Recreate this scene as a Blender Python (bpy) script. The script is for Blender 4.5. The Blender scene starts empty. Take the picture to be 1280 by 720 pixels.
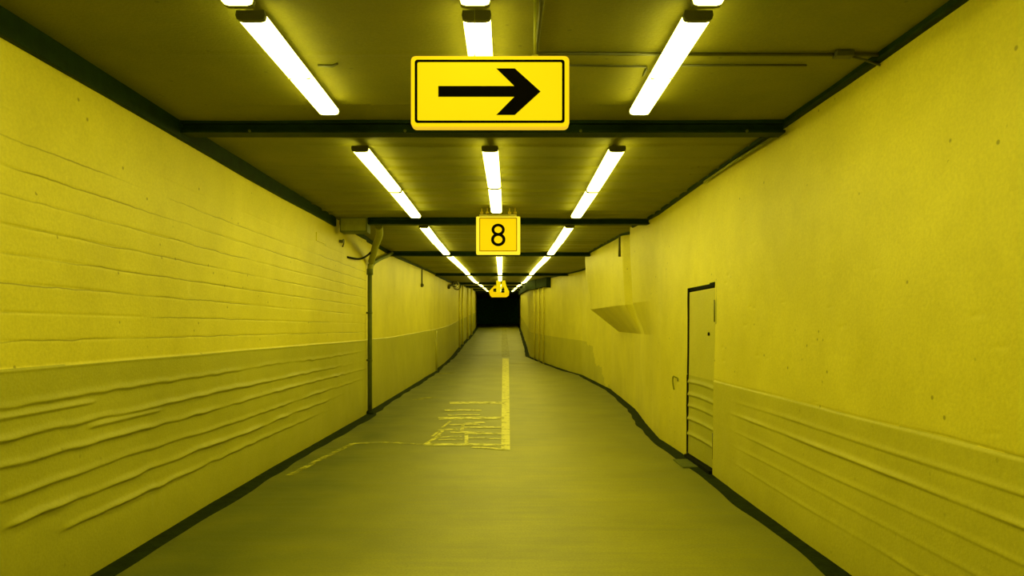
import bpy, bmesh, math, random
import numpy as np
from mathutils import Vector

random.seed(7)
rng = np.random.RandomState(11)
SC = bpy.context.scene
COL = SC.collection

# ------------------------------------------------------------------ camera
F = 900.0                       # focal length in pixels of the 1280 wide frame
VX, VY = 633.0, 410.0           # where the straight part of the tunnel vanishes
EYE = 1.46                      # eye height; world z = 0 is the floor by the camera
cam_d = bpy.data.cameras.new('camera')
cam_d.sensor_width = 36.0
cam_d.lens = 36.0 * F / 1280.0
cam_d.shift_x = (640 - VX) / 1280.0
cam_d.shift_y = (VY - 360) / 1280.0
cam_d.clip_end = 300
cam = bpy.data.objects.new('camera', cam_d)
cam.location = (0, 0, EYE)
cam.rotation_euler = (math.pi / 2, 0, 0)
COL.objects.link(cam)
SC.camera = cam

def P(px, py, d):               # point at depth d
    return Vector(((px - VX) / F * d, d, EYE + (VY - py) / F * d))

# ------------------------------------------------------------------ profiles of the tunnel
def interp(xs, ys):
    xs = np.array(xs, float); ys = np.array(ys, float)
    return lambda v: np.interp(v, xs, ys)

f_rise = interp([-5, 24, 28, 31.5, 36, 50, 63, 78, 90], [0, 0, .08, .2, .46, 1.07, 1.5, 1.9, 1.9])
c_rise = interp([-5, 12, 15, 17, 22, 30, 45, 63, 78, 90], [0, 0, .03, .09, .25, .44, 1.05, 1.68, 1.68, 1.68])
def floor_z(y): return f_rise(y)
def ceil_z(y): return 3.0 + c_rise(y)

left_x = interp([-5, 7, 12.1, 12.35, 24.4, 24.6, 36, 50, 63, 78], [2.45, 2.45, 2.36, 2.40, 2.40, 2.44, 2.42, 2.42, 2.68, 3.15])
right_lo = interp([-5, 4.2, 7.1, 9.4, 11, 12.9, 17, 22.3, 31.5, 50, 78], [2.02, 2.02, 2.04, 2.0, 2.12, 2.3, 2.47, 2.34, 1.02, 1.13, 1.33])
right_hi = interp([-5, 3.4, 5.33, 7.4, 9.6, 9.75, 11.0, 11.15, 11.6, 11.75, 15.4, 15.5, 17, 22.3, 31.5, 50, 78],
                  [2.14, 2.13, 2.10, 2.06, 2.03, 2.02, 1.89, 2.06, 2.02, 1.90, 1.68, 2.38, 2.45, 2.34, 1.02, 1.13, 1.33])

def sstep(a, b, v):
    t = np.clip((v - a) / (b - a), 0, 1)
    return t * t * (3 - 2 * t)

class Wob:                       # cheap smooth 1-D noise, range about -1..1
    def __init__(s, n=6, f0=.6, f1=6.0):
        s.f = rng.uniform(f0, f1, n); s.p = rng.uniform(0, 6.28, n); s.a = 1 / np.sqrt(s.f); s.a /= s.a.sum()
    def __call__(s, v):
        v = np.asarray(v, float)
        return sum(a * np.sin(f * v + p) for a, f, p in zip(s.a, s.f, s.p)) * 1.6

class Wob2:
    def __init__(s, n=14, f=8.0):
        s.k = rng.normal(0, f, (n, 2)); s.p = rng.uniform(0, 6.28, n); s.n = n
    def __call__(s, a, b):
        return sum(np.sin(k[0] * a + k[1] * b + p) for k, p in zip(s.k, s.p)) / math.sqrt(s.n)

def bead(z, z0, s): return np.exp(-((z - z0) / s) ** 2)
def lip(z, z0, s):               # a thick lip of paint: soft shoulder above, undercut below
    d = z - z0
    return np.where(d > 0, np.exp(-(d / (s * 2.2)) ** 2), np.exp(-(d / (s * .75)) ** 2))

w2a, w2b, w2c = Wob2(16, 2.2), Wob2(18, 9), Wob2(18, 30)

def wall_left_x(Y, Z):
    zr = Z - floor_z(Y) * .5 - c_rise(Y) * .5
    x = left_x(Y)
    x = x - .006 * w2a(Y, Z) - .0011 * w2b(Y, Z) - .0003 * w2c(Y, Z)
    near = 1 - sstep(11.6, 12.3, Y)
    # block joints above the paint line
    for k in range(0, 9):
        zk = 1.25 + .1435 * (k + 1)
        m = np.clip(.62 + .75 * Wob()(Y), 0, 1)
        if k > 6: m = m * .55
        x = x + .004 * m * near * bead(zr, zk + .003 * Wob()(Y), .0065)
    # dado stands a little proud, with a lip of paint at its top
    prou = sstep(1.262, 1.248, zr)
    x = x - .010 * prou
    x = x - .006 * near * bead(zr, 1.25 + .004 * Wob()(Y), .008)
    # paint lips between the boards of the dado
    for zk, a, b, h in ((1.075, -9, 12, .010), (.915, -9, 11, .020), (.785, -9, 12.5, .017), (.625, 3.45, 12, .014),
                        (.49, 3.5, 10.5, .021), (.355, 3.93, 9.6, .018)):
        zz = zk + .010 * Wob(6, .5, 3)(Y) + .008 * Wob(8, 6, 26)(Y)
        m = sstep(a, a + .06, Y) * (1 - sstep(b - 3, b + .5, Y)) * np.clip(.75 + .5 * Wob(7, 1, 8)(Y), .12, 1.1)
        x = x - h * m * lip(zr, zz, .011)
        # the board below is set back a little
        x = x + .004 * m * sstep(zz, zz - .01, zr) * sstep(zz - .12, zz - .02, zr)
    # broken side laps near the camera
    x = x - .012 * sstep(3.3, 3.5, Y) * (1 - sstep(4.2, 4.3, Y)) * lip(zr, 1.02, .009)
    x = x - .014 * sstep(4.2, 4.26, Y) * (1 - sstep(5.0, 5.15, Y)) * lip(zr, .878, .011)
    # vertical joint dents
    for yk, z0, z1 in ((3.62, .78, .93), (4.28, .84, 1.0), (5.3, .9, 1.05), (6.1, .95, 1.07), (6.5, .95, 1.07), (5.0, .2, .42), (5.6, 1.7, 1.84), (8.2, 1.7, 1.98)):
        x = x + .0035 * bead(Y, yk, .02) * sstep(z0, z0 + .02, zr) * (1 - sstep(z1 - .02, z1, zr))
    return -x

RIDGE_R = [(.80, .007), (.68, .013), (.53, .006), (.40, .0045), (.25, .004)]
def wall_right_x(Y, Z):
    zr = Z - floor_z(Y) * .5 - c_rise(Y) * .5
    lo, hi = right_lo(Y), right_hi(Y)
    # leaning plain wall, and the swollen upper part further down the tunnel
    lean = np.clip(zr / 3.0, 0, 1)
    kk = sstep(9.0, 10.5, Y)
    bul = np.clip((zr - 1.36) / (1.84 - 1.36), 0, 1) * .85 + sstep(1.84, 2.9, zr) * .15
    x = lo + (hi - lo) * (lean * (1 - kk) + bul * kk)
    x = x - .006 * w2a(Y + 30, Z) - .0012 * w2b(Y + 9, Z + 3) - .0003 * w2c(Y + 3, Z)
    near = (1 - sstep(8.3, 10, Y)) * (Y < 8.11)
    x = x + .007 * near * np.clip(.6 + .8 * Wob()(Y), 0, 1) * bead(zr, .945 + .006 * Wob()(Y), .007)
    x = x - .005 * near * sstep(.94, .93, zr)
    for zk, h in RIDGE_R:
        zz = zk + .006 * Wob(5, .5, 3)(Y)
        m = (1 - sstep(5.8, 6.7, Y)) * np.clip(.85 + .35 * Wob(5, 1, 6)(Y), .2, 1.1)
        x = x - h * m * lip(zr, zz, .009)
    # chips and pits in the plaster
    for _ in range(26):
        yc, zc, r = rng.uniform(3.0, 7), rng.uniform(.95, 2.5), rng.uniform(.006, .016)
        x = x + .006 * np.exp(-(((Y - yc) / (r * 1.8)) ** 2 + ((zr - zc) / r) ** 2))
    return x

# ------------------------------------------------------------------ materials
def nodes_of(m):
    m.use_nodes = True
    nt = m.node_tree
    return nt, nt.nodes, nt.links, nt.nodes.get('Principled BSDF')

def simple(name, col, rough=.6, metal=0.0, spec=.4, bump=0.0, bscale=60, var=0.0):
    m = bpy.data.materials.new(name)
    nt, N, L, b = nodes_of(m)
    b.inputs['Roughness'].default_value = rough
    b.inputs['Metallic'].default_value = metal
    b.inputs['Specular IOR Level'].default_value = spec
    tc = N.new('ShaderNodeTexCoord')
    nz = N.new('ShaderNodeTexNoise'); nz.inputs['Scale'].default_value = bscale * .25; nz.inputs['Detail'].default_value = 5
    L.new(tc.outputs['Object'], nz.inputs['Vector'])
    r = N.new('ShaderNodeValToRGB')
    r.color_ramp.elements[0].position = .3; r.color_ramp.elements[1].position = .7
    v = max(var, .03)
    r.color_ramp.elements[0].color = [c * (1 - v) for c in col] + [1]
    r.color_ramp.elements[1].color = [min(1, c * (1 + v)) for c in col] + [1]
    L.new(nz.outputs['Fac'], r.inputs['Fac']); L.new(r.outputs['Color'], b.inputs['Base Color'])
    if bump:
        n2 = N.new('ShaderNodeTexNoise'); n2.inputs['Scale'].default_value = bscale; n2.inputs['Detail'].default_value = 3
        L.new(tc.outputs['Object'], n2.inputs['Vector'])
        bp = N.new('ShaderNodeBump'); bp.inputs['Strength'].default_value = bump; bp.inputs['Distance'].default_value = .01
        L.new(n2.outputs['Fac'], bp.inputs['Height']); L.new(bp.outputs['Normal'], b.inputs['Normal'])
    return m

def wallpaint(name, col, dark, pit=.75, rough=.5, bump=.35):
    m = bpy.data.materials.new(name)
    nt, N, L, b = nodes_of(m)
    b.inputs['Roughness'].default_value = rough
    b.inputs['Specular IOR Level'].default_value = .3
    tc = N.new('ShaderNodeTexCoord')
    n1 = N.new('ShaderNodeTexNoise'); n1.inputs['Scale'].default_value = 1.1; n1.inputs['Detail'].default_value = 8; n1.inputs['Roughness'].default_value = .65
    L.new(tc.outputs['Object'], n1.inputs['Vector'])
    r1 = N.new('ShaderNodeValToRGB'); r1.color_ramp.elements[0].position = .3; r1.color_ramp.elements[1].position = .68
    r1.color_ramp.elements[0].color = (*dark, 1); r1.color_ramp.elements[1].color = (*col, 1)
    L.new(n1.outputs['Fac'], r1.inputs['Fac'])
    # grain
    n2 = N.new('ShaderNodeTexNoise'); n2.inputs['Scale'].default_value = 55; n2.inputs['Detail'].default_value = 4; n2.inputs['Roughness'].default_value = .7
    L.new(tc.outputs['Object'], n2.inputs['Vector'])
    r2 = N.new('ShaderNodeMapRange'); r2.inputs['From Min'].default_value = .3; r2.inputs['From Max'].default_value = .7
    r2.inputs['To Min'].default_value = .90; r2.inputs['To Max'].default_value = 1.06
    L.new(n2.outputs['Fac'], r2.inputs['Value'])
    mx = N.new('ShaderNodeMix'); mx.data_type = 'RGBA'; mx.blend_type = 'MULTIPLY'; mx.inputs[0].default_value = 1
    L.new(r1.outputs['Color'], mx.inputs[6]); L.new(r2.outputs['Result'], mx.inputs[7])
    # small dirty pits, sparse
    vo = N.new('ShaderNodeTexVoronoi'); vo.inputs['Scale'].default_value = 7
    L.new(tc.outputs['Object'], vo.inputs['Vector'])
    lt = N.new('ShaderNodeMapRange'); lt.inputs['From Min'].default_value = .05; lt.inputs['From Max'].default_value = .10
    lt.inputs['To Min'].default_value = 1; lt.inputs['To Max'].default_value = 0
    L.new(vo.outputs['Distance'], lt.inputs['Value'])
    n3 = N.new('ShaderNodeTexNoise'); n3.inputs['Scale'].default_value = 2.3
    L.new(tc.outputs['Object'], n3.inputs['Vector'])
    g = N.new('ShaderNodeMath'); g.operation = 'GREATER_THAN'; g.inputs[1].default_value = .50
    L.new(n3.outputs['Fac'], g.inputs[0])
    mu = N.new('ShaderNodeMath'); mu.operation = 'MULTIPLY'; L.new(lt.outputs['Result'], mu.inputs[0]); L.new(g.outputs[0], mu.inputs[1])
    m3 = N.new('ShaderNodeMath'); m3.operation = 'MULTIPLY'; m3.inputs[1].default_value = pit; L.new(mu.outputs[0], m3.inputs[0])
    mx2 = N.new('ShaderNodeMix'); mx2.data_type = 'RGBA'
    L.new(m3.outputs[0], mx2.inputs[0]); L.new(mx.outputs[2], mx2.inputs[6]); mx2.inputs[7].default_value = (dark[0] * .35, dark[1] * .35, dark[2] * .3, 1)
    L.new(mx2.outputs[2], b.inputs['Base Color'])
    bp = N.new('ShaderNodeBump'); bp.inputs['Strength'].default_value = bump; bp.inputs['Distance'].default_value = .006
    L.new(n2.outputs['Fac'], bp.inputs['Height'])
    L.new(bp.outputs['Normal'], b.inputs['Normal'])
    return m

M = {}
M['wall'] = wallpaint('cream_wall_paint', (.76, .68, .05), (.62, .55, .035), bump=.25)
def add_joints(m):
    nt = m.node_tree; N = nt.nodes; L = nt.links; b = N.get('Principled BSDF')
    src = b.inputs['Base Color'].links[0].from_socket
    def mth(op, a, c=None, clamp=False):
        n = N.new('ShaderNodeMath'); n.operation = op; n.use_clamp = clamp
        for i, v in enumerate((a, c)):
            if v is None: continue
            if isinstance(v, (int, float)): n.inputs[i].default_value = v
            else: L.new(v, n.inputs[i])
        return n.outputs[0]
    tc = N.new('ShaderNodeTexCoord'); sp = N.new('ShaderNodeSeparateXYZ'); L.new(tc.outputs['Object'], sp.inputs[0])
    def noise(sc, det, vec=(1, 1, 1)):
        mp = N.new('ShaderNodeMapping'); mp.inputs['Scale'].default_value = vec; L.new(tc.outputs['Object'], mp.inputs['Vector'])
        n = N.new('ShaderNodeTexNoise'); n.inputs['Scale'].default_value = sc; n.inputs['Detail'].default_value = det
        L.new(mp.outputs['Vector'], n.inputs['Vector']); return n.outputs['Fac']
    wob = mth('MULTIPLY', mth('SUBTRACT', noise(3.5, 4), .5), .030)
    z = mth('DIVIDE', mth('SUBTRACT', mth('ADD', sp.outputs['Z'], wob), 1.25), .1435)
    fr = mth('MULTIPLY', mth('ABSOLUTE', mth('SUBTRACT', z, mth('ROUND', z))), .1435)
    band = mth('SUBTRACT', 1.0, mth('DIVIDE', fr, .0065), True)
    msk = N.new('ShaderNodeMapRange'); msk.inputs['From Min'].default_value = .40; msk.inputs['From Max'].default_value = .56
    L.new(noise(1.0, 5, (1, .7, 6.5)), msk.inputs['Value'])
    lim = mth('MULTIPLY', mth('LESS_THAN', sp.outputs['Y'], 12.1), mth('MULTIPLY', mth('LESS_THAN', sp.outputs['Z'], 2.50), mth('GREATER_THAN', sp.outputs['Z'], 1.33)))
    fac = mth('MULTIPLY', mth('MULTIPLY', band, msk.outputs['Result']), mth('MULTIPLY', lim, .8))
    mx = N.new('ShaderNodeMix'); mx.data_type = 'RGBA'; L.new(fac, mx.inputs[0]); L.new(src, mx.inputs[6]); mx.inputs[7].default_value = (.16, .14, .008, 1)
    L.new(mx.outputs[2], b.inputs['Base Color'])
    return m
M['block'] = add_joints(wallpaint('cream_painted_blockwork', (.74, .66, .05), (.60, .53, .035), bump=.25))
M['dado_r'] = wallpaint('olive_dado_paint', (.58, .53, .04), (.47, .43, .028), pit=.3, bump=.25)
M['dado'] = wallpaint('ochre_dado_paint', (.47, .44, .035), (.38, .36, .022), pit=.3)
M['ceiling'] = wallpaint('stained_concrete_ceiling', (.235, .215, .006), (.17, .165, .004), pit=.4, rough=.8, bump=.5)
M['beam'] = simple('dark_green_steel', (.010, .026, .0025), .6, .0, .12, .1, 40, .25)
M['duct'] = simple('dark_olive_duct_steel', (.022, .034, .001), .8, 0, .05, .1, 40, .25)
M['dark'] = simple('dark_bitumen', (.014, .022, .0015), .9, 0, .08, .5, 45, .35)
M['end_panel'] = simple('dark_green_end_panel', (.09, .30, .05), .7, 0, .1, 0, 20, .2)
M['pipe'] = simple('painted_pipe', (.27, .27, .02), .6, 0, .2, .15, 50, .12)
M['olive'] = simple('olive_painted_steel', (.10, .12, .012), .6, 0, .2, .15, 40, .15)
M['conduit'] = simple('dark_conduit', (.07, .07, .012), .5, 0, .4, .1, 40, .15)
M['cap'] = simple('lamp_end_cap_plastic', (.10, .10, .02), .5, 0, .4, .05, 60, .1)
M['housing'] = simple('lamp_housing_enamel', (.55, .50, .12), .4, 0, .4, .02, 60, .05)
M['black'] = simple('black_sign_vinyl', (.002, .0015, .0005), .8, 0, .02, 0, 60, .05)
M['brown'] = simple('brown_sign_edge', (.32, .16, .002), .7, 0, .05, 0, 60, .05)
M['signcase'] = simple('yellow_sign_case', (.72, .55, .02), .5, 0, .4, .02, 60, .05)
M['door'] = wallpaint('door_paint', (.60, .55, .06), (.50, .46, .04), pit=.2)
M['void'] = simple('dark_gap', (.006, .008, .002), .9, 0, .1, 0, 60, .1)

def emis(name, col, s, scale=0):
    m = bpy.data.materials.new(name)
    nt, N, L, b = nodes_of(m)
    k = .18 if s < 2 else .8
    b.inputs['Base Color'].default_value = (*[min(1, c * k) for c in col], 1)
    b.inputs['Roughness'].default_value = .6; b.inputs['Specular IOR Level'].default_value = .05
    b.inputs['Emission Color'].default_value = (*col, 1)
    b.inputs['Emission Strength'].default_value = s
    return m
LAMP = 15.5
M['lamp'] = emis('lit_fluorescent_diffuser', (1.0, .93, .17), LAMP)
M['lamp_mid'] = emis('lit_dimmer_fluorescent_diffuser', (1.0, .93, .19), 12.5)  # same lamp set weaker, so the middle stretch renders darker
M['lamp_far'] = emis('lit_dimmest_fluorescent_diffuser', (1.0, .93, .22), 8.5)  # same lamp set weakest, to darken the far walls and floor
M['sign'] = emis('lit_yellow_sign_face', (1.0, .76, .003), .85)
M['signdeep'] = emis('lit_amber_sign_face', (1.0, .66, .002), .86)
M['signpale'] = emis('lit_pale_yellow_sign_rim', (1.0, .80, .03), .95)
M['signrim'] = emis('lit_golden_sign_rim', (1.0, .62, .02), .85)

def floor_mat():
    m = bpy.data.materials.new('worn_concrete_floor')
    nt, N, L, b = nodes_of(m)
    tc = N.new('ShaderNodeTexCoord')
    mp = N.new('ShaderNodeMapping'); mp.inputs['Scale'].default_value = (.5, 5, 1)
    L.new(tc.outputs['Object'], mp.inputs['Vector'])
    st = N.new('ShaderNodeTexNoise'); st.inputs['Scale'].default_value = 2.2; st.inputs['Detail'].default_value = 7; st.inputs['Roughness'].default_value = .65
    L.new(mp.outputs['Vector'], st.inputs['Vector'])
    n1 = N.new('ShaderNodeTexNoise'); n1.inputs['Scale'].default_value = .9; n1.inputs['Detail'].default_value = 8; n1.inputs['Roughness'].default_value = .6
    L.new(tc.outputs['Object'], n1.inputs['Vector'])
    ad = N.new('ShaderNodeMath'); ad.operation = 'ADD'; L.new(st.outputs['Fac'], ad.inputs[0]); L.new(n1.outputs['Fac'], ad.inputs[1])
    r = N.new('ShaderNodeValToRGB')
    r.color_ramp.elements[0].position = .82 / 2; r.color_ramp.elements[1].position = 1.22 / 2
    r.color_ramp.elements[0].color = (.29, .275, .011, 1); r.color_ramp.elements[1].color = (.40, .375, .017, 1)
    hf = N.new('ShaderNodeMath'); hf.operation = 'MULTIPLY'; hf.inputs[1].default_value = .5
    L.new(ad.outputs[0], hf.inputs[0]); L.new(hf.outputs[0], r.inputs['Fac'])
    # darker and greener away from a strip near the centre, broken by noise
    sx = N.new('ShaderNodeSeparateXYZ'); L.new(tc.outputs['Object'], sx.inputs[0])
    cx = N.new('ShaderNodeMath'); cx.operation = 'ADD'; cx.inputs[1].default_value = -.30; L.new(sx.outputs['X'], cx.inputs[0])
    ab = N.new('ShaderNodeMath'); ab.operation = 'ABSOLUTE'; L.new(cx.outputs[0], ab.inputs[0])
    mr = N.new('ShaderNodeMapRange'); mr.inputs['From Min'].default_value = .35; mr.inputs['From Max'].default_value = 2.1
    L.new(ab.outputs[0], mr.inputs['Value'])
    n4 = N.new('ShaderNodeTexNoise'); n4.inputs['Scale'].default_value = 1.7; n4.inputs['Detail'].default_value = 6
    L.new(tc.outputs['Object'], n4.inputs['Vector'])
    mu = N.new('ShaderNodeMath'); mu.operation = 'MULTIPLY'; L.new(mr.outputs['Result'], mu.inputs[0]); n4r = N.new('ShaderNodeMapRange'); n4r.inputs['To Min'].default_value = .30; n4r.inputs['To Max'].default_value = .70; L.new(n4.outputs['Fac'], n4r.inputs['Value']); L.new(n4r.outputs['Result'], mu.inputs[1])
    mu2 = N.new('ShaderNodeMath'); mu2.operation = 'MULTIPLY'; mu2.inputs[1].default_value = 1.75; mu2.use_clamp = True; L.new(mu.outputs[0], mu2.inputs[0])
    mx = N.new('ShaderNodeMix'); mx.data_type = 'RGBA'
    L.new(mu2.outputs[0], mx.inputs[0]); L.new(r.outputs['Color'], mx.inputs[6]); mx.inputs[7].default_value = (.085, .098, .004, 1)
    # grain + small dark spots
    g = N.new('ShaderNodeTexNoise'); g.inputs['Scale'].default_value = 70; g.inputs['Detail'].default_value = 3
    L.new(tc.outputs['Object'], g.inputs['Vector'])
    gr = N.new('ShaderNodeMapRange'); gr.inputs['From Min'].default_value = .3; gr.inputs['From Max'].default_value = .7; gr.inputs['To Min'].default_value = .85; gr.inputs['To Max'].default_value = 1.1
    L.new(g.outputs['Fac'], gr.inputs['Value'])
    mm = N.new('ShaderNodeMix'); mm.data_type = 'RGBA'; mm.blend_type = 'MULTIPLY'; mm.inputs[0].default_value = 1
    L.new(mx.outputs[2], mm.inputs[6]); L.new(gr.outputs['Result'], mm.inputs[7])
    L.new(mm.outputs[2], b.inputs['Base Color'])
    b.inputs['Specular IOR Level'].default_value = .35
    rr = N.new('ShaderNodeMapRange'); rr.inputs['To Min'].default_value = .36; rr.inputs['To Max'].default_value = .58
    L.new(st.outputs['Fac'], rr.inputs['Value']); L.new(rr.outputs['Result'], b.inputs['Roughness'])
    bp = N.new('ShaderNodeBump'); bp.inputs['Strength'].default_value = .25; bp.inputs['Distance'].default_value = .004
    L.new(g.outputs['Fac'], bp.inputs['Height']); L.new(bp.outputs['Normal'], b.inputs['Normal'])
    return m
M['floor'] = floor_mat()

def worn_paint(name, col, cover):
    m = bpy.data.materials.new(name)
    nt, N, L, b = nodes_of(m)
    b.inputs['Base Color'].default_value = (*col, 1); b.inputs['Roughness'].default_value = .5
    tc = N.new('ShaderNodeTexCoord')
    n = N.new('ShaderNodeTexNoise'); n.inputs['Scale'].default_value = 7; n.inputs['Detail'].default_value = 7; n.inputs['Roughness'].default_value = .7
    L.new(tc.outputs['Object'], n.inputs['Vector'])
    mr = N.new('ShaderNodeMapRange'); mr.inputs['From Min'].default_value = .62 - cover * .5; mr.inputs['From Max'].default_value = .80 - cover * .4
    L.new(n.outputs['Fac'], mr.inputs['Value'])
    mr.inputs['To Min'].default_value = .05
    L.new(mr.outputs['Result'], b.inputs['Alpha'])
    return m
M['line'] = worn_paint('worn_yellow_line_paint', (.80, .74, .08), .80)
M['letter'] = worn_paint('worn_pale_lettering_paint', (.74, .69, .07), .62)
M['faint'] = worn_paint('nearly_gone_line_paint', (.52, .49, .035), .42)

# ------------------------------------------------------------------ mesh helpers
def tag(o, label=None, cat=None, group=None, kind=None):
    if label: o['label'] = label
    if cat: o['category'] = cat
    if group: o['group'] = group
    if kind: o['kind'] = kind
    return o

def mk(name, bm, mat, parent=None, smooth=False):
    me = bpy.data.meshes.new(name)
    bmesh.ops.recalc_face_normals(bm, faces=bm.faces)
    if smooth:
        for f in bm.faces: f.smooth = True
    bm.to_mesh(me); bm.free()
    for x in (mat if isinstance(mat, (list, tuple)) else [mat]): me.materials.append(x)
    o = bpy.data.objects.new(name, me); COL.objects.link(o)
    if parent: o.parent = parent
    return o

def empty(name, loc=(0, 0, 0)):
    o = bpy.data.objects.new(name, None); COL.objects.link(o); o.location = loc
    o.empty_display_size = .1
    return o

def box(bm, x0, x1, y0, y1, z0, z1, bev=0):
    vs = [bm.verts.new(c) for c in ((x0, y0, z0), (x1, y0, z0), (x1, y1, z0), (x0, y1, z0), (x0, y0, z1), (x1, y0, z1), (x1, y1, z1), (x0, y1, z1))]
    fs = [bm.faces.new([vs[i] for i in q]) for q in ((0, 3, 2, 1), (4, 5, 6, 7), (0, 1, 5, 4), (1, 2, 6, 5), (2, 3, 7, 6), (3, 0, 4, 7))]
    if bev:
        es = list({e for f in fs for e in f.edges})
        bmesh.ops.bevel(bm, geom=es, offset=bev, segments=2, affect='EDGES', profile=.5)

def tube(bm, pts, r, seg=10, caps=True):
    pts = [Vector(p) for p in pts]
    rs = r if isinstance(r, (list, tuple)) else [r] * len(pts)
    rings = []
    for i, p in enumerate(pts):
        t = (pts[min(i + 1, len(pts) - 1)] - pts[max(i - 1, 0)]).normalized()
        up = Vector((0, 0, 1)) if abs(t.z) < .9 else Vector((1, 0, 0))
        a = t.cross(up).normalized(); b = t.cross(a)
        rings.append([bm.verts.new(p + (a * math.cos(2 * math.pi * k / seg) + b * math.sin(2 * math.pi * k / seg)) * rs[i]) for k in range(seg)])
    for A, B in zip(rings[:-1], rings[1:]):
        for k in range(seg):
            f = bm.faces.new([A[k], A[(k + 1) % seg], B[(k + 1) % seg], B[k]]); f.smooth = True
    if caps:
        bm.faces.new(rings[0][::-1]); bm.faces.new(rings[-1])

def arc(pts, n=8):               # Catmull-Rom through points
    pts = [Vector(p) for p in pts]
    out = []
    q = [pts[0]] + pts + [pts[-1]]
    for i in range(1, len(q) - 2):
        a, b, c, d = q[i - 1:i + 3]
        for k in range(n):
            t = k / n
            out.append(.5 * ((2 * b) + (c - a) * t + (2 * a - 5 * b + 4 * c - d) * t * t + (3 * b - a - 3 * c + d) * t ** 3))
    out.append(pts[-1])
    return out

def prism(bm, outline, y0, y1, holes=()):    # outline in (x, z); extruded along y
    loops = [outline] + list(holes)
    edges = []
    for lp in loops:
        vs = [bm.verts.new((x, y0, z)) for x, z in lp]
        edges += [bm.edges.new((vs[i], vs[(i + 1) % len(vs)])) for i in range(len(vs))]
    r = bmesh.ops.triangle_fill(bm, use_beauty=True, use_dissolve=False, edges=edges)
    fs = [g for g in r['geom'] if isinstance(g, bmesh.types.BMFace)]
    ex = bmesh.ops.extrude_face_region(bm, geom=fs)
    vs = [g for g in ex['geom'] if isinstance(g, bmesh.types.BMVert)]
    bmesh.ops.translate(bm, verts=vs, vec=(0, y1 - y0, 0))

def rrect(x0, x1, z0, z1, r, n=5):
    out = []
    for cx, cz, a0 in ((x1 - r, z1 - r, 0), (x0 + r, z1 - r, 90), (x0 + r, z0 + r, 180), (x1 - r, z0 + r, 270)):
        for k in range(n + 1):
            a = math.radians(a0 + 90 * k / n)
            out.append((cx + r * math.cos(a), cz + r * math.sin(a)))
    return out

def grid_mesh(name, X, Y, Z, mats, mat_idx=None, keep=None, flip=False, smooth=True):
    nr, nc = X.shape
    co = np.stack([X, Y, Z], -1).reshape(-1, 3)
    i = np.arange(nr - 1)[:, None] * nc + np.arange(nc - 1)[None, :]
    q = np.stack([i, i + 1, i + nc + 1, i + nc], -1)
    if flip: q = q[..., ::-1]
    mi = np.zeros(i.shape, int) if mat_idx is None else mat_idx
    if keep is not None:
        q = q[keep]; mi = mi[keep]
    q = q.reshape(-1, 4); mi = mi.reshape(-1)
    me = bpy.data.meshes.new(name)
    me.vertices.add(len(co)); me.vertices.foreach_set('co', co.ravel())
    me.loops.add(q.size); me.loops.foreach_set('vertex_index', q.ravel().astype(np.int32))
    me.polygons.add(len(q)); me.polygons.foreach_set('loop_start', (np.arange(len(q)) * 4).astype(np.int32))
    for m in mats: me.materials.append(m)
    me.polygons.foreach_set('material_index', mi.astype(np.int32))
    me.polygons.foreach_set('use_smooth', np.full(len(q), smooth))
    me.update(calc_edges=True); me.validate()
    o = bpy.data.objects.new(name, me); COL.objects.link(o)
    return o

# ------------------------------------------------------------------ shell
DY0, DY1, DTOP = 7.12, 8.10, 1.905          # doorway in the right wall
ys = np.concatenate([np.arange(-3, 2.9, .3), np.arange(2.9, 12.4, .035), np.arange(12.4, 15.3, .07), [15.3, 15.38, 15.42, 15.46, 15.5, 15.6], np.arange(15.8, 30, .2), np.arange(30, 78.01, .8), [78.2]])
ys = np.unique(np.concatenate([ys, [DY0, DY1]]))
ts = np.linspace(0, 1, 470)

def make_wall(name, fx, dado, flip, door=False):
    Y, T = np.meshgrid(ys, ts)
    fz, cz = floor_z(Y) - .02, ceil_z(Y) + .01
    Z = fz + T * (cz - fz)
    X = fx(Y, Z)
    zr = Z - floor_z(Y) * .5 - c_rise(Y) * .5
    wv = dado + .004 * Wob()(Y)
    mi = (zr < wv)[:-1, :-1].astype(int)
    if door: mi[((Y > DY1) & (Y < 17.5 + 3.5 * zr / .94 + 0.5 * w2b(Y * .5, Z)))[:-1, :-1]] = 0
    matt = [M['wall'] if door else M['block'], M['dado_r'] if door else M['dado']]
    keep = None
    if door:
        yc = .5 * (Y[:-1, :-1] + Y[:-1, 1:]); zc = .5 * (Z[:-1, :-1] + Z[1:, :-1])
        keep = ~((yc > DY0) & (yc < DY1) & (zc < DTOP))
    o = grid_mesh(name, X, Y, Z, matt, mi, keep, flip)
    o['kind'] = 'structure'
    return o
make_wall('wall_left', wall_left_x, 1.25, False)
make_wall('wall_right', wall_right_x, .94, True, True)

# floor
def lx(y): return -left_x(y)
def rx(y): return np.asarray(right_lo(y))
yf = np.concatenate([np.arange(-3, 30, .25), np.arange(30, 78.3, .8)])
Yf, U = np.meshgrid(yf, np.linspace(0, 1, 25))
Xf = (lx(Yf) - .05) + U * (rx(Yf) + .12 - lx(Yf) + .05)
Zf = floor_z(Yf) + .004 * w2a(Xf, Yf) * .4
fl = grid_mesh('floor', Xf, Yf, Zf, [M['floor']], flip=True); fl['kind'] = 'structure'

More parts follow.
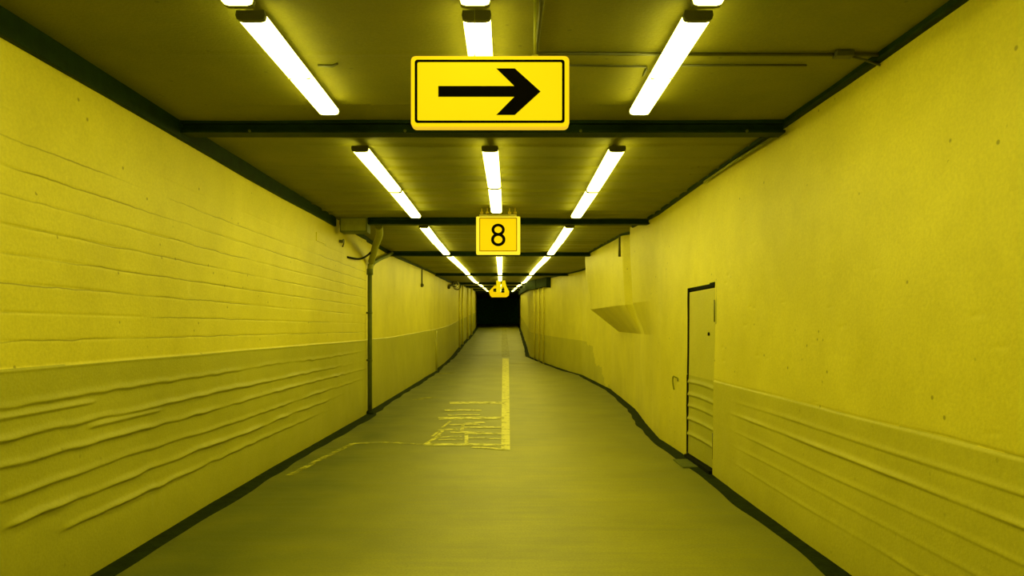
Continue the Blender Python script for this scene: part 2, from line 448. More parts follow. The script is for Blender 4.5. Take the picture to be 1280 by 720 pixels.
# ceiling with the transverse ridges left by its formwork
yc = np.unique(np.concatenate([np.arange(-3, 3, .3), np.arange(3, 26, .02), np.arange(26, 78.3, .6)]))
rid = np.zeros_like(yc)
y = 3.45
rr = random.Random(4)
while y < 26:
    d = (.006 if y < 5.4 else .030) * rr.uniform(.5, 1.1)
    if y < 5.4 and rr.random() < .6: d = 0
    rid += d * np.exp(-((yc - y) / .022) ** 2)
    y += rr.uniform(.16, .5)
Yc, U = np.meshgrid(yc, np.linspace(0, 1, 33))
xl, xr = lx(Yc) - .06, np.maximum(right_lo(Yc), right_hi(Yc)) + .06
Xc = xl + U * (xr - xl)
amp = np.clip(.55 + .7 * w2a(Xc * .6, Yc * .5), 0, 1.1)
Zc = ceil_z(Yc) - rid[None, :] * amp + .003 * w2b(Xc * .4, Yc * .4)
ce = grid_mesh('ceiling', Xc, Yc, Zc, [M['ceiling']], flip=False); ce['kind'] = 'structure'

# dark slatted panel closing the far end
bm = bmesh.new()
n = 26
zz0, zz1 = floor_z(78) - .03, ceil_z(78) + .03
for k in range(n):
    a, b = zz0 + (zz1 - zz0) * k / n, zz0 + (zz1 - zz0) * (k + 1) / n
    box(bm, -3.3, 1.45, 78.0, 78.06, a, b - .012)
box(bm, -3.3, 1.45, 78.06, 78.12, zz0, zz1)
o = mk('wall_far', bm, M['end_panel']); o['kind'] = 'structure'

# dark seam of bitumen where floor meets wall
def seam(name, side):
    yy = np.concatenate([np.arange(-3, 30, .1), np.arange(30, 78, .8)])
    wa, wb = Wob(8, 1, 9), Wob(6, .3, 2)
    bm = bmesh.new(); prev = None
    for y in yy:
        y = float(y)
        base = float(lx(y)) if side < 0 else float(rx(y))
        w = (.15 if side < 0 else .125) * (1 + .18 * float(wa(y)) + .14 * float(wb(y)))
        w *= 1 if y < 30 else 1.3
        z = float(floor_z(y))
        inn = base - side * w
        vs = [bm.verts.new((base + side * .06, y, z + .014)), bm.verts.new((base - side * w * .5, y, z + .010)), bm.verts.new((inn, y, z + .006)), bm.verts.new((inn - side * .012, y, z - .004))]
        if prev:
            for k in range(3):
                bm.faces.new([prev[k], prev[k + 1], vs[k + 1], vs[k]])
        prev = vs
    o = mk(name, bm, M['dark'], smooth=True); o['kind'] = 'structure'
seam('trim_1', -1); seam('trim_2', 1)

# steel fascia along the left wall head and the angle along the right wall head
def ledger(name, side, segs, mat):
    bm = bmesh.new()
    for y0, y1, h, w in segs:
        yy = np.arange(y0, y1 + .001, (y1 - y0) / max(2, int((y1 - y0) / .5)))
        prev = None
        for y in yy:
            y = float(y)
            base = float(lx(y)) if side < 0 else float(right_hi(y))
            z = float(ceil_z(y))
            xi = base - side * w
            vs = [bm.verts.new((base + side * .03, y, z + .01)), bm.verts.new((xi, y, z + .01)), bm.verts.new((xi, y, z - h)), bm.verts.new((xi + side * .012, y, z - h - .006)), bm.verts.new((base + side * .03, y, z - h - .006))]
            if prev:
                for k in range(5): bm.faces.new([prev[k], prev[(k + 1) % 5], vs[(k + 1) % 5], vs[k]])
            else: bm.faces.new(vs)
            prev = vs
        bm.faces.new(prev)
    o = mk(name, bm, mat); o['kind'] = 'structure'
ledger('trim_3', -1, [(-3, 10.0, .125, .035), (10.3, 77.5, .06, .03)], M['beam'])
ledger('trim_4', 1, [(-3, 15.35, .028, .045), (15.6, 26.9, .03, .04)], M['beam'])

# ------------------------------------------------------------------ ceiling beams
beam_y = [.64, 5.33, 10.02, 14.71, 24.1, 33.5, 42.9, 52.3, 61.7]
names = [None, 'first dark steel ceiling beam, the wide one behind the arrow sign', 'second dark steel ceiling beam, just behind the number 8 sign',
         'third dark steel ceiling beam, beside the swollen part of the right wall', 'fourth dark ceiling beam, a thin line just beyond the number 8 sign',
         'dark ceiling beam above the far yellow frame sign']
for i, yb in enumerate(beam_y[1:], 1):
    z = float(ceil_z(yb))
    x0 = float(lx(yb)) - .02
    x1 = min(float(right_lo(yb)), float(right_hi(yb))) + .04
    if i == 2: x0 = -2.10
    r = empty('ceiling_beam', (0, yb, z))
    lab = names[i] if i < len(names) else 'dark ceiling beam deep in the tunnel, close to the dark far end'
    tag(r, lab, 'beam', 'steel beams across the ceiling')
    bm = bmesh.new(); box(bm, x0, x1, .045, .095, -.085, .006); mk('web', bm, M['beam'], r)
    bm = bmesh.new(); box(bm, x0, x1, 0, .14, -.093, -.072, .003); bf = mk('bottom_flange', bm, M['beam'], r)
    bm = bmesh.new(); box(bm, x0, x1, 0, .14, -.022, .006, .003); mk('top_flange', bm, M['beam'], r)
    if i == 1:
        for xb in (-1.9, -.75, .55, 1.78):
            bm = bmesh.new()
            bmesh.ops.create_cone(bm, cap_ends=True, segments=6, radius1=.011, radius2=.011, depth=.012)
            bmesh.ops.rotate(bm, verts=bm.verts, cent=(0, 0, 0), matrix=__import__('mathutils').Matrix.Rotation(math.pi / 2, 3, 'X'))
            bmesh.ops.translate(bm, verts=bm.verts, vec=(xb, -.004, -.082)); mk('bolt', bm, M['olive'], bf)

# ------------------------------------------------------------------ luminaires
ROWX = [(-1.2, 'left'), (-.14, 'middle'), (.90, 'right')]
def drift(y): return float(np.interp(y, [0, 5, 8, 17, 30, 63], [0, 0, .02, -.02, -.12, -.40]))
def luminaire_meshes(Lg):
    parts = {}
    bm = bmesh.new(); box(bm, -.055, .055, .02, Lg - .02, -.062, -.050, .003); parts['housing'] = (bm, M['housing'])
    bm = bmesh.new()
    prof = [(-.062, -.060), (-.066, -.075), (-.060, -.092), (-.040, -.098), (.040, -.098), (.060, -.092), (.066, -.075), (.062, -.060)]
    A = [bm.verts.new((x, .028, z)) for x, z in prof]; B = [bm.verts.new((x, Lg - .028, z)) for x, z in prof]
    for k in range(8): bm.faces.new([A[k], A[(k + 1) % 8], B[(k + 1) % 8], B[k]])
    bm.faces.new(A[::-1]); bm.faces.new(B); parts['diffuser'] = (bm, M['lamp'])
    for nm, a, b in (('end_cap', 0, .030), ('end_cap', Lg - .030, Lg)):
        bm = bmesh.new()
        pr = [(x * 1.05, z - .001 if z < -.07 else -.052) for x, z in prof]
        A = [bm.verts.new((x, a, z)) for x, z in pr]; B = [bm.verts.new((x, b, z)) for x, z in pr]
        for k in range(8): bm.faces.new([A[k], A[(k + 1) % 8], B[(k + 1) % 8], B[k]])
        bm.faces.new(A[::-1]); bm.faces.new(B)
        parts[nm + str(a > 0)] = (bm, M['cap'])
    if abs(Lg - 1.53) < .01:
        bm = bmesh.new(); box(bm, -.063, .063, Lg * .52, Lg * .52 + .008, -.0995, -.062); parts['joint_strip'] = (bm, M['housing'])
    for k, yb in enumerate((.25, Lg - .25)):
        bm = bmesh.new(); box(bm, -.012, .012, yb - .02, yb + .02, -.055, .030, .002); parts['ceiling_bracket' + str(k)] = (bm, M['cap'])
    return parts
protos = {}
def luminaire(x, y, Lg, label, group):
    lm = 'lamp' if y < 10 else 'lamp_mid' if y < 24 else 'lamp_far'
    key = (round(Lg, 2), lm)
    z = float(ceil_z(y + Lg / 2)) - (.004 if y > 5 else 0.0)
    if key not in protos:
        r = empty('tube_light')
        for nm, (bm, mt) in luminaire_meshes(Lg).items():
            mt = M[lm] if nm == 'diffuser' else mt
            mk('end_cap' if nm.startswith('end_cap') else 'ceiling_bracket' if nm.startswith('ceil') else nm, bm, mt, r)
        protos[key] = r
    else:
        src = protos[key]
        r = src.copy(); COL.objects.link(r)
        for ch in list(src.children):
            c = ch.copy(); COL.objects.link(c); c.parent = r
    r.location = (x, y, z)
    sl = float(ceil_z(y + Lg) - ceil_z(y)) / Lg
    dx = (drift(y + Lg) - drift(y)) / Lg
    r.rotation_euler = (math.atan(sl), 0, -math.atan(dx))
    tag(r, label, 'light', group)
    return r
for xr, nm in ROWX:  # lamps added out of view, continuing the rows to brighten the nearest walls
    luminaire(xr, -1.25, 1.55, 'added unseen %s row tube light overhead behind the viewpoint, outside the photo' % nm, 'added tube lights behind the viewpoint')
secs = [  # (start, length, count, pitch, phrase, group)
    (1.70, 1.55, 1, 1.6, 'nearest lit {r} row tube light, cut off by the top of the photo', 'tube lights at the top edge of the photo'),
    (3.37, 1.53, 1, 1.6, {'left': 'big lit left row tube light ending at the first beam beside the arrow sign',
                          'middle': 'lit tube light running down behind the top of the arrow sign',
                          'right': 'big lit right row tube light crossed by thin conduits beside the arrow sign'}, 'tube lights before the first beam'),
    (5.86, 1.78, 2, 1.80, None, 'tube lights between the first and second beams'),
    (10.35, 2.08, 2, 2.10, None, 'tube lights between the second and third beams'),
]
nearfar = ['nearer of the two', 'farther of the two']
for s0, Lg, n, pitch, ph, grp in secs:
    for k in range(n):
        for xr, nm in ROWX:
            if isinstance(ph, dict): lab = ph[nm]
            elif ph: lab = ph.format(r=nm)
            else: lab = '%s lit %s row tube lights %s' % (nearfar[k], nm, grp.split('lights ')[1])
            yy = s0 + k * pitch
            L2 = Lg
            if s0 == 5.86 and nm == 'middle': L2 = 1.58; yy = s0 + k * 1.60
            luminaire(xr + drift(yy), yy, L2, lab, grp)
far = [(15.25, 'between the third and fourth beams'), (24.6, 'beyond the fourth beam'), (34.0, 'in the deep part of the tunnel'),
       (43.4, 'in the deep part of the tunnel'), (52.8, 'in the deep part of the tunnel')]
for s0, ph in far:
    for k in range(4):
        for xr, nm in ROWX:
            yy = s0 + k * 2.15
            if s0 == 24.6 and nm == 'middle' and k > 1: continue      # the frame sign hangs here
            if s0 == 15.25:
                lab = '%s of four small lit %s row tube lights %s' % (['nearest', 'second', 'third', 'farthest'][k], nm, ph)
            else:
                lab = 'tiny lit %s row tube light %s' % (nm, ph)
            luminaire(xr + drift(yy), yy, 2.12, lab, '%s row tube lights %s' % (nm, ph))

# ------------------------------------------------------------------ arrow sign
D = 3.31
def XZ(px, py, d): p = P(px, py, d); return (p.x, p.z)
def local(pts, o): return [(x - o[0], z - o[1]) for x, z in pts]
def rr_px(x0, x1, y0, y1, r, d, o, n=5):
    a = XZ(x0, y1, d); b = XZ(x1, y0, d)
    return local(rrect(a[0], b[0], a[1], b[1], r / F * d, n), o)
o0 = XZ(612.5, 159, D)
sg = empty('arrow_sign', (o0[0], D, o0[1]))
tag(sg, 'rectangular yellow sign with black border and black arrow pointing right, hung below the ceiling', 'sign')
bm = bmesh.new(); prism(bm, rr_px(513.6, 711.6, 70, 159.3, 6, D, o0), 0, .045); mk('sign_case', bm, M['signrim'], sg)
bm = bmesh.new(); prism(bm, rr_px(514.6, 710.6, 71, 158.3, 5.5, D, o0), -.003, .002); mk('face', bm, M['sign'], sg)
bm = bmesh.new(); prism(bm, rr_px(518.6, 705.7, 75, 154, 3.5, D, o0), -.005, -.0032, [rr_px(521.8, 702.5, 78, 151, 2, D, o0)]); mk('border_line', bm, M['black'], sg)
ar = [(548, 108), (643, 108), (620.5, 86), (643.5, 86), (675.5, 114.8), (643.5, 144), (620.5, 144), (643, 121.3), (548, 121.3)]
bm = bmesh.new(); prism(bm, local([XZ(x, y, D) for x, y in ar], o0), -.006, -.0032); mk('arrow', bm, M['black'], sg)
zc = 3.0
for px in (593, 669):
    x = P(px, 70, D).x - o0[0]
    bm = bmesh.new()
    rd = .0065 if px > 600 else .0013
    tube(bm, [(x, .022, P(px, 71, D).z - o0[1]), (x, .022, zc - o0[1] + .004)], rd, 8)
    box(bm, x - rd * 2.2, x + rd * 2.2, .008, .036, P(px, 70.5, D).z - o0[1] - .004, P(px, 70.5, D).z - o0[1] + .012)
    mk('hanger_rod', bm, M['pipe'], sg)

# ------------------------------------------------------------------ number 8 sign
D = 9.2
o0 = XZ(622.5, 317.5, D)
sg = empty('number_sign', (o0[0], D, o0[1]))
tag(sg, 'small square yellow sign with a black number 8, hung before the second beam', 'sign')
bm = bmesh.new(); prism(bm, rr_px(595.2, 650.3, 270.6, 317.8, 1.2, D, o0, 2), 0, .09); mk('sign_case', bm, M['signpale'], sg)
bm = bmesh.new(); prism(bm, rr_px(599.2, 646.3, 272.2, 314.2, .5, D, o0, 2), -.006, -.001, [rr_px(600.2, 645.3, 273.2, 313.2, .5, D, o0, 2)]); mk('border_line', bm, M['brown'], sg)
bm = bmesh.new(); prism(bm, rr_px(600.2, 645.3, 273.2, 313.2, .5, D, o0, 2), -.004, .001); mk('face', bm, M['signdeep'], sg)
def ell(cx, cy, rx_, ry_, n=28):
    return local([XZ(cx + rx_ * math.cos(2 * math.pi * k / n), cy + ry_ * math.sin(2 * math.pi * k / n), D) for k in range(n)], o0)
bm = bmesh.new()
prism(bm, ell(622.7, 287.2, 8.3, 7.5), -.012, -.0045, [ell(622.7, 287.2, 4.7, 4.1)])
prism(bm, ell(622.8, 299.6, 9.0, 8.2), -.0125, -.0045, [ell(622.8, 299.6, 5.2, 4.7)])
mk('numeral', bm, M['black'], sg)
bm = bmesh.new()
box(bm, -.24, .24, .02, .06, P(0, 269.4, D).z - o0[1], P(0, 267.6, D).z - o0[1])
mk('hanging_bar', bm, M['housing'], sg)
for px in (602, 609, 637, 644):
    x = P(px, 0, D).x - o0[0]
    bm = bmesh.new()
    tube(bm, [(x, .04, P(0, 271, D).z - o0[1]), (x, .04, 3.004 - o0[1])], .008, 8)
    box(bm, x - .02, x + .02, .02, .06, P(0, 266.5, D).z - o0[1], P(0, 264.3, D).z - o0[1])
    mk('hanger_rod', bm, M['signcase'], sg)

# ------------------------------------------------------------------ far yellow frame sign
D = 30.0
o0 = XZ(624.5, 371, D)
sg = empty('frame_sign', (o0[0], D, o0[1]))
tag(sg, 'small far yellow hanging frame, a curved tray held by three uprights under the ceiling', 'sign')
def lp(pts): return local([XZ(x, y, D) for x, y in pts], o0)
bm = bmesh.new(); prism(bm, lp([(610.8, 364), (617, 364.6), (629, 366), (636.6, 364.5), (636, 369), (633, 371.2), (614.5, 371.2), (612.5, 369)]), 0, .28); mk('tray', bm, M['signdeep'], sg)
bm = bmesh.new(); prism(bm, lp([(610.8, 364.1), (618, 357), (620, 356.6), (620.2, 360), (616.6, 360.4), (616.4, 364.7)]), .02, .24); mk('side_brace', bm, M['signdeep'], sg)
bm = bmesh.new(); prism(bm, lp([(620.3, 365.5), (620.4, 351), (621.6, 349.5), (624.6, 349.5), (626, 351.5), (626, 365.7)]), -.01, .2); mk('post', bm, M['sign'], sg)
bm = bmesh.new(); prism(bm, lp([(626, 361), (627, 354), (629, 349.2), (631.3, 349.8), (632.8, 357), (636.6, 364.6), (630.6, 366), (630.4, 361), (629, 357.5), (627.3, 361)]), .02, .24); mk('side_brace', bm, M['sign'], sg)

# ------------------------------------------------------------------ conduits on the near ceiling
def thing_tube(name, pts, r, mat, label, cat, n=0, group=None):
    bm = bmesh.new()
    tube(bm, arc(pts, n) if n else pts, r, 10)
    o = mk(name, bm, mat)
    base = Vector(pts[0])
    o.data.transform(__import__('mathutils').Matrix.Translation(-base)); o.location = base
    return tag(o, label, cat, group)
cd = empty('ceiling_conduit', (.165, 4.0, 2.985))
tag(cd, 'thin dark conduit with junction box crossing the ceiling from arrow sign to right wall', 'conduit')
bm = bmesh.new(); tube(bm, [(0, -.66, 0), (0, -.02, 0), (.02, 0, 0), (1.95, .02, 0)], .010, 8); mk('pipe', bm, M['conduit'], cd)
bm = bmesh.new(); box(bm, 1.66, 1.76, -.025, .035, -.02, .012, .004); mk('junction_box', bm, M['conduit'], cd)
bm = bmesh.new(); tube(bm, [(1.75, .01, -.01), (1.84, .04, -.02), (1.97, .10, -.03)], .007, 8); mk('cable', bm, M['conduit'], cd)
thing_tube('ceiling_conduit', [(.34, 4.20, 2.992), (.815, 4.215, 2.990), (.83, 4.25, 2.988), (.83, 4.36, 2.99)], .006, M['conduit'],
           'short thin ceiling conduit with a hooked end just left of the right row light', 'conduit')
thing_tube('ceiling_conduit', [(.98, 4.20, 2.992), (1.75, 4.20, 2.992)], .006, M['conduit'],
           'short straight conduit right of the right row light before the first beam', 'conduit')
thing_tube('ceiling_conduit', [(-1.10, 4.20, 2.992), (-1.02, 4.21, 2.99), (-.98, 4.17, 2.99)], .007, M['conduit'],
           'tiny hooked conduit end beside the big left row tube light', 'conduit')
thing_tube('wall_conduit', [(2.062, 5.50, 2.93), (2.035, 6.4, 2.945), (2.02, 7.35, 2.95)], .013, M['pipe'],
           'pale conduit along the top of the right wall just beyond the first beam', 'conduit')
thing_tube('wall_pipe', [(1.875, 11.9, 2.99), (1.872, 11.9, 2.85), (1.868, 11.9, 2.64)], .020, M['conduit'],
           'short dark pipe stub hanging down the right wall from the ceiling edge', 'pipe')

# ------------------------------------------------------------------ left pipe cluster
rp = empty('riser_pipe', (-2.31, 12.18, 0))
tag(rp, 'tall painted pipe on the left wall, forking below the ceiling', 'pipe')
bm = bmesh.new(); tube(bm, [(0, 0, 0), (0, 0, 1.2), (0, 0, 2.44)], .038, 12); ri = mk('riser', bm, M['olive'], rp)
bm = bmesh.new(); tube(bm, arc([(0, 0, 2.42), (.04, -.05, 2.60), (.22, -.7, 2.76), (.40, -1.35, 2.86), (.46, -1.75, 2.94)], 6), [.05] * 6 + [.055] * 19, 12); mk('branch_pipe', bm, M['pipe'], rp)
bm = bmesh.new(); tube(bm, arc([(0, 0, 2.42), (.03, .12, 2.56), (.02, .9, 2.72), (-.01, 1.8, 2.86), (-.01, 2.4, 2.98)], 6), .036, 12); mk('branch_pipe', bm, M['olive'], rp)
bm = bmesh.new(); tube(bm, [(0, 0, 2.36), (0, 0, 2.46)], .055, 12); mk('collar', bm, M['olive'], rp)
bm = bmesh.new(); tube(bm, [(0, 0, -.0), (0, 0, .06)], [.07, .05], 12); mk('foot', bm, M['dark'], rp)
for z in (.9, 1.7):
    bm = bmesh.new(); tube(bm, [(0, 0, z), (0, 0, z + .03)], .044, 12); box(bm, -.09, 0, -.01, .01, z, z + .03); mk('clip', bm, M['olive'], ri)
jb = empty('beam_end_box', (-2.16, 9.98, 3.0))
tag(jb, 'olive steel box around the left end of the second beam, above the riser pipe', 'box')
bm = bmesh.new(); box(bm, -.15, .23, 0, .24, -.21, .004, .008); mk('box_body', bm, M['olive'], jb)
bm = bmesh.new(); box(bm, -.13, .21, -.012, 0, -.19, -.02, .003); mk('cover', bm, M['pipe'], jb)
thing_tube('loose_cable', [(-2.385, 10.75, 2.52), (-2.30, 11.2, 2.535), (-2.25, 11.55, 2.61), (-2.20, 11.85, 2.74), (-2.12, 11.95, 2.86)], .016, M['void'],
           'dark loose cable drooping across the left wall beside the forked pipe', 'cable', 6)
bk = empty('cable_bracket', (-2.38, 10.3, 2.70))
tag(bk, 'small dark cable clip on the left wall below the olive beam end box', 'bracket')
bm = bmesh.new(); box(bm, -.03, .05, -.03, .03, -.02, .02, .004); mk('clip', bm, M['conduit'], bk)
bm = bmesh.new(); tube(bm, arc([(.03, 0, 0), (.04, .05, .03), (.03, .1, -.02), (0, .16, -.06)], 5), .01, 8); mk('hook', bm, M['conduit'], bk)
tr = empty('wall_trunking', (-2.40, 9.1, 2.62))
tag(tr, 'flat painted trunking strip on the left wall before the drooping cable', 'trunking')
bm = bmesh.new(); box(bm, -.05, .004, .0, .42, -.055, .055, .006); mk('cover', bm, M['wall'], tr)
bm = bmesh.new(); box(bm, -.05, .0, .42, 1.5, -.075, .045, .006); mk('duct', bm, M['dado_r'], tr)
thing_tube('wall_pipe', [(-2.405, 24.35, .01), (-2.405, 24.35, 1.36)], .07, M['dado'], 'thick short pipe in the left dado, well beyond the forked pipe', 'pipe')
# drop fitting
df = empty('cable_drop', (-2.37, 20.2, 2.66))
tag(df, 'small dark cable drop with a knob high on the left wall beyond the forked pipe', 'cable')
bm = bmesh.new(); tube(bm, [(0, 0, 0), (0, 0, .45)], .02, 8); mk('cable', bm, M['conduit'], df)
bm = bmesh.new(); bmesh.ops.create_uvsphere(bm, u_segments=12, v_segments=8, radius=.055); mk('knob', bm, M['conduit'], df)
# bracket with looped cables, far left
cb = empty('cable_loop_bracket', (-2.36, 31.5, 3.22))
tag(cb, 'far bracket with tangled looped cables high on the left wall near the dark end', 'bracket')
bm = bmesh.new(); tube(bm, [(-.02, -1.6, -.02), (.06, -.5, .10), (.06, 0, .16)], .04, 8); tube(bm, [(-.02, -1.75, -.10), (-.02, -1.6, -.02)], .06, 8); mk('arm', bm, M['conduit'], cb)
for k, (dy, rr_) in enumerate(((0, .12), (.6, .15), (1.3, .17), (2.0, .15))):
    bm = bmesh.new()
    tube(bm, [(.10 + rr_ * math.cos(a), dy, .16 + rr_ * math.sin(a)) for a in [2 * math.pi * j / 14 for j in range(15)]], .022, 8)
    mk('cable_loop', bm, M['housing'] if k % 2 else M['conduit'], cb)
bm = bmesh.new(); box(bm, -.04, .08, -.1, 2.2, .30, .36); mk('rail', bm, M['conduit'], cb)
# far vertical pipes
for yv, r_ in ((36.2, .05), (38.6, .05), (43.5, .06), (48.0, .07)):
    z0, z1 = float(floor_z(yv)), float(ceil_z(yv)) - .05
    thing_tube('wall_pipe', [(float(lx(yv)) + r_ * 1.5, yv, z0), (float(lx(yv)) + r_ * 1.5, yv, z1)], r_, M['wall'],
               'thin vertical painted pipe on the far left wall beyond the looped cables', 'pipe', group='far left wall pipes')
for yv in (28.1, 29.0, 30.0):
    z0, z1 = float(floor_z(yv)), float(ceil_z(yv)) - .02
    x = float(rx(yv)) - .065
    thing_tube('wall_pipe', [(x, yv, z0), (x, yv, z1)], .035, M['wall'],
               'thin vertical painted pipe on the far right wall where the tunnel narrows', 'pipe', group='far right wall pipes')

# dark duct under the far right ceiling edge
du = empty('ceiling_duct', (0, 27, 0))
tag(du, 'dark boxed duct under the ceiling edge along the far right wall', 'duct')
bm = bmesh.new(); prev = None
for y in np.concatenate([[27.0, 27.05], np.arange(28, 31.6, .5), np.arange(32, 76, 2.0)]):
    y = float(y)
    b = float(rx(y)); h = float(np.interp(y, [27, 31.5, 50, 78], [.34, .40, .40, .25])); z = float(ceil_z(y)) + .01
    vs = [bm.verts.new((b + .03, y - 27, z)), bm.verts.new((b - .16, y - 27, z)), bm.verts.new((b - .16, y - 27, z - h)), bm.verts.new((b + .03, y - 27, z - h))]
    if prev:
        for k in range(4): bm.faces.new([prev[k], prev[(k + 1) % 4], vs[(k + 1) % 4], vs[k]])
    else: bm.faces.new(vs)
    prev = vs
bm.faces.new(prev); mk('casing', bm, M['duct'], du)
bm = bmesh.new()
for y in (27.0, 29.2):
    b = float(rx(y)); z = float(ceil_z(y))
    box(bm, b - .175, b + .02, y - 27 - .02, y - 27 + .04, z - .39, z)
mk('flange', bm, M['duct'], du)

# ------------------------------------------------------------------ door
Hd = DTOP
def wx(y, z):
    return float(wall_right_x_plain(y, z))
def wall_right_x_plain(y, z):
    lo, hi = float(right_lo(y)), float(right_hi(y))
    return lo + (hi - lo) * z / 3.0
dr = empty('door_1', (wall_right_x_plain(DY0, 0), DY0, 0)); dr['kind'] = 'structure'
org = Vector(dr.location)
ny, nz = 24, 240
yy = np.linspace(DY0 + .012, DY1 - .022, ny); zz = np.linspace(.06, DTOP - .045, nz)
Yd, Zd = np.meshgrid(yy, zz)
Xd = np.vectorize(wall_right_x_plain)(Yd, Zd) + .016
for zk, h in ((.85, .014), (.71, .014), (.585, .010), (.44, .016), (.27, .016)):
    tilt = zk + .012 * np.sin((Yd - DY0) * 3) 
    Xd = Xd - h * lip(Zd, tilt, .012)
Xd = Xd - .0015 * w2b(Yd, Zd)
leaf = grid_mesh('door_leaf', Xd - org.x, Yd - org.y, Zd - org.z, [M['door'], M['dado']], (Zd < .93)[:-1, :-1].astype(int), None, True)
leaf.parent = dr
bm = bmesh.new()
x0 = 2.03 - org.x
box(bm, x0 + .045, x0 + .095, .012, DY1 - DY0 - .03, .06, DTOP - .045); mk('leaf_core', bm, M['door'], dr)
# reveal and frame
bm = bmesh.new()
box(bm, x0 + .035, x0 + .16, -.05, .012, 0, DTOP + .0)
mk('jamb', bm, M['dado'], dr)
bm = bmesh.new()
box(bm, x0 + .02, x0 + .16, DY1 - DY0 - .012, DY1 - DY0 + .05, 0, DTOP)
mk('jamb', bm, M['void'], dr)
bm = bmesh.new(); box(bm, x0 + .030, x0 + .16, -.0, DY1 - DY0, DTOP - .03, DTOP + .012); mk('lintel', bm, M['void'], dr)
bm = bmesh.new(); box(bm, x0 + .13, x0 + .17, -.05, DY1 - DY0 + .05, -.02, DTOP + .03); mk('backing', bm, M['void'], dr)
bm = bmesh.new(); box(bm, x0 - .03, x0 + .13, .0, DY1 - DY0, -.01, .045); mk('threshold', bm, M['void'], dr)
for z0, z1 in ((1.52, 1.74), (.16, .42)):
    bm = bmesh.new(); tube(bm, [(x0 + .018 + .018 * z0 / 1.5, .018, z0), (x0 + .018 + .018 * z0 / 1.5, .018, z1)], .010, 10); mk('hinge', bm, M['conduit'], dr)
bm = bmesh.new()
tube(bm, [(x0 + .05, .20, 1.40), (x0 + .02, .20, 1.40)], .018, 12); mk('spy_hole', bm, M['void'], dr)
# sill plate on the floor
bm = bmesh.new(); box(bm, -.09, .07, .05, .50, -.004, .012, .004)
o = mk('sill_plate', bm, M['olive']); o.location = (1.93, 7.45, .003)
tag(o, 'thin greenish metal plate on the floor at the foot of the door', 'plate')
# wall handle beside the door
hd = empty('wall_hook', (2.03, 8.55, .78))
tag(hd, 'small bent hook on the right wall just beyond the door', 'hook')
bm = bmesh.new(); tube(bm, arc([(.02, -.05, .07), (-.035, -.04, .10), (-.04, .04, .10), (-.035, .08, .03), (-.02, .085, -.06)], 5), .009, 8); mk('hook', bm, M['pipe'], hd)
bm = bmesh.new(); tube(bm, [(.01, -.05, .07), (-.012, -.05, .07)], .022, 10); mk('rose', bm, M['pipe'], hd)

# ------------------------------------------------------------------ paint on the floor
def G(px, py):
    d = EYE * F / (py - VY)
    for _ in range(30):
        d = .5 * d + .5 * (EYE - float(floor_z(d))) * F / max(1, (py - VY))
    return Vector(((px - VX) / F * d, d))
def strip(bm, pts, thick, h=.0035):          # pts in pixels, thickness in metres
    vs = []
    g = [G(*p) for p in pts]
    out = []
    for a, b in zip(g[:-1], g[1:]):
        m = max(1, int((b - a).length / .3))
        out += [a.lerp(b, k / m) for k in range(m)]
    out.append(g[-1]); g = out
    tw = thick if callable(thick) else (lambda y: thick)
    for i, p in enumerate(g):
        t = (g[min(i + 1, len(g) - 1)] - g[max(i - 1, 0)]).normalized()
        n_ = Vector((-t.y, t.x)) * tw(p.y) * .5
        z = float(floor_z(p.y)) + h + .003
        vs.append((bm.verts.new((p.x + n_.x, p.y + n_.y, z)), bm.verts.new((p.x - n_.x, p.y - n_.y, z))))
    for (a, b), (c, d) in zip(vs[:-1], vs[1:]): bm.faces.new([a, b, d, c])
bm = bmesh.new(); strip(bm, [(632, 563), (632, 520), (632, 470), (632, 448)], lambda y: float(np.interp(y, [8.6, 14, 34], [.105, .15, .30])))  # real line; its widening with distance paints in the glare streak
o = mk('lane_line', bm, M['line'], fl); tag(o, 'pale yellow painted line running down the floor, widened by painted-in glare')
bm = bmesh.new()
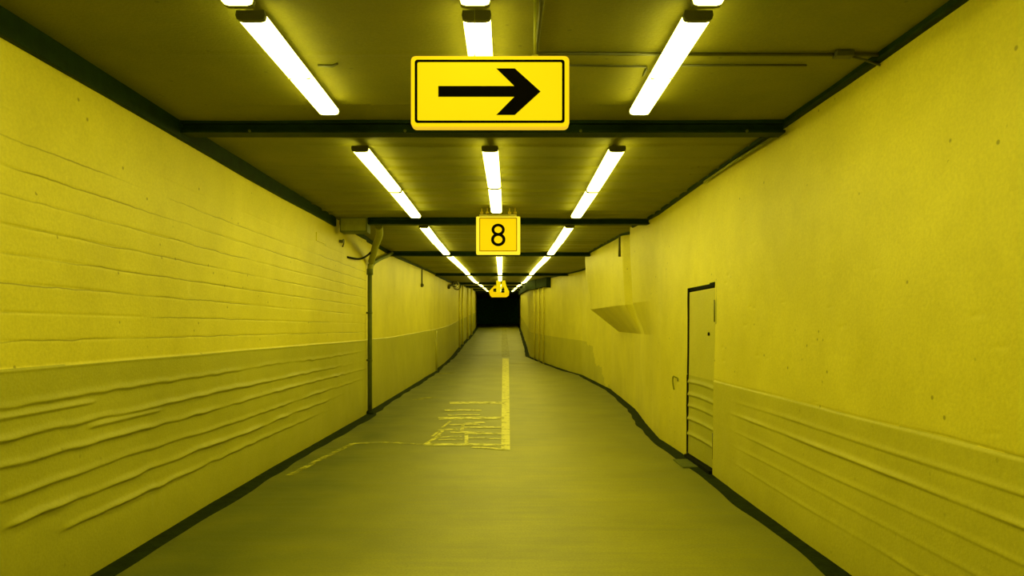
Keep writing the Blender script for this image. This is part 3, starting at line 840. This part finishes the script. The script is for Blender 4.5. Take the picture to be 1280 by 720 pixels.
for a, b, y0, y1, th in ((531, 632, 556, 557, .17), (590, 632, 559.5, 562.5, .10), (563, 605, 541, 541, .16), (548, 578, 550.5, 550, .06),
                         (550, 577, 547, 546, .08), (549, 572, 538.5, 537, .12), (583, 610, 548, 548, .08), (583, 628, 542.8, 542.5, .14),
                         (580, 629, 535, 534.5, .16), (562, 600, 531.5, 531, .14), (584, 606, 530, 528.5, .16), (548, 630, 523.5, 523, .34),
                         (560, 600, 519.5, 519, .14), (556, 602, 513.5, 513.3, .22), (562, 631, 504, 504, .40), (611, 628, 549, 549, .07)):
    strip(bm, [(a, y0), ((a + b) / 2, (y0 + y1) / 2 - .4), (b, y1)], th, .004)
for x0_, y0, x1_, y1, th in ((583, 557, 583, 541, .05), (577, 540, 579, 530, .05), (531, 556.5, 549, 545, .06), (546, 546, 556, 537, .045), (553, 535, 563, 527, .04), (540, 546, 548, 540, .04)):
    strip(bm, [(x0_, y0), (x1_, y1)], th, .005)
o = mk('painted_lettering', bm, M['letter'], fl); tag(o, 'worn pale lettering painted on the floor left of the line')
bm = bmesh.new()
strip(bm, [(362, 595), (400, 575), (441, 555)], .08, .0035)
strip(bm, [(441, 555), (485, 553.5), (531, 556)], .10, .0036)
strip(bm, [(632, 446), (631, 432), (630, 420)], .35, .0037)
strip(bm, [(590, 444), (628, 444)], .5, .0035)
strip(bm, [(637, 455), (690, 455)], .35, .0035)
strip(bm, [(545, 468), (568, 466)], .3, .0035)
strip(bm, [(520, 500), (540, 497)], .2, .0035)
o = mk('bay_line', bm, M['faint'], fl); tag(o, 'nearly worn away bay lines')

# ------------------------------------------------------------------ world and view
w = bpy.data.worlds.new('world'); SC.world = w; w.use_nodes = True
w.node_tree.nodes['Background'].inputs['Color'].default_value = (.05, .055, .002, 1)
w.node_tree.nodes['Background'].inputs['Strength'].default_value = .15
vs = SC.view_settings
vs.view_transform = 'Standard'; vs.look = 'None'; vs.gamma = 1; vs.use_curve_mapping = False
vs.exposure = 0.0
SC.cycles.max_bounces = 8
SC.cycles.diffuse_bounces = 5
SC.cycles.use_denoising = True
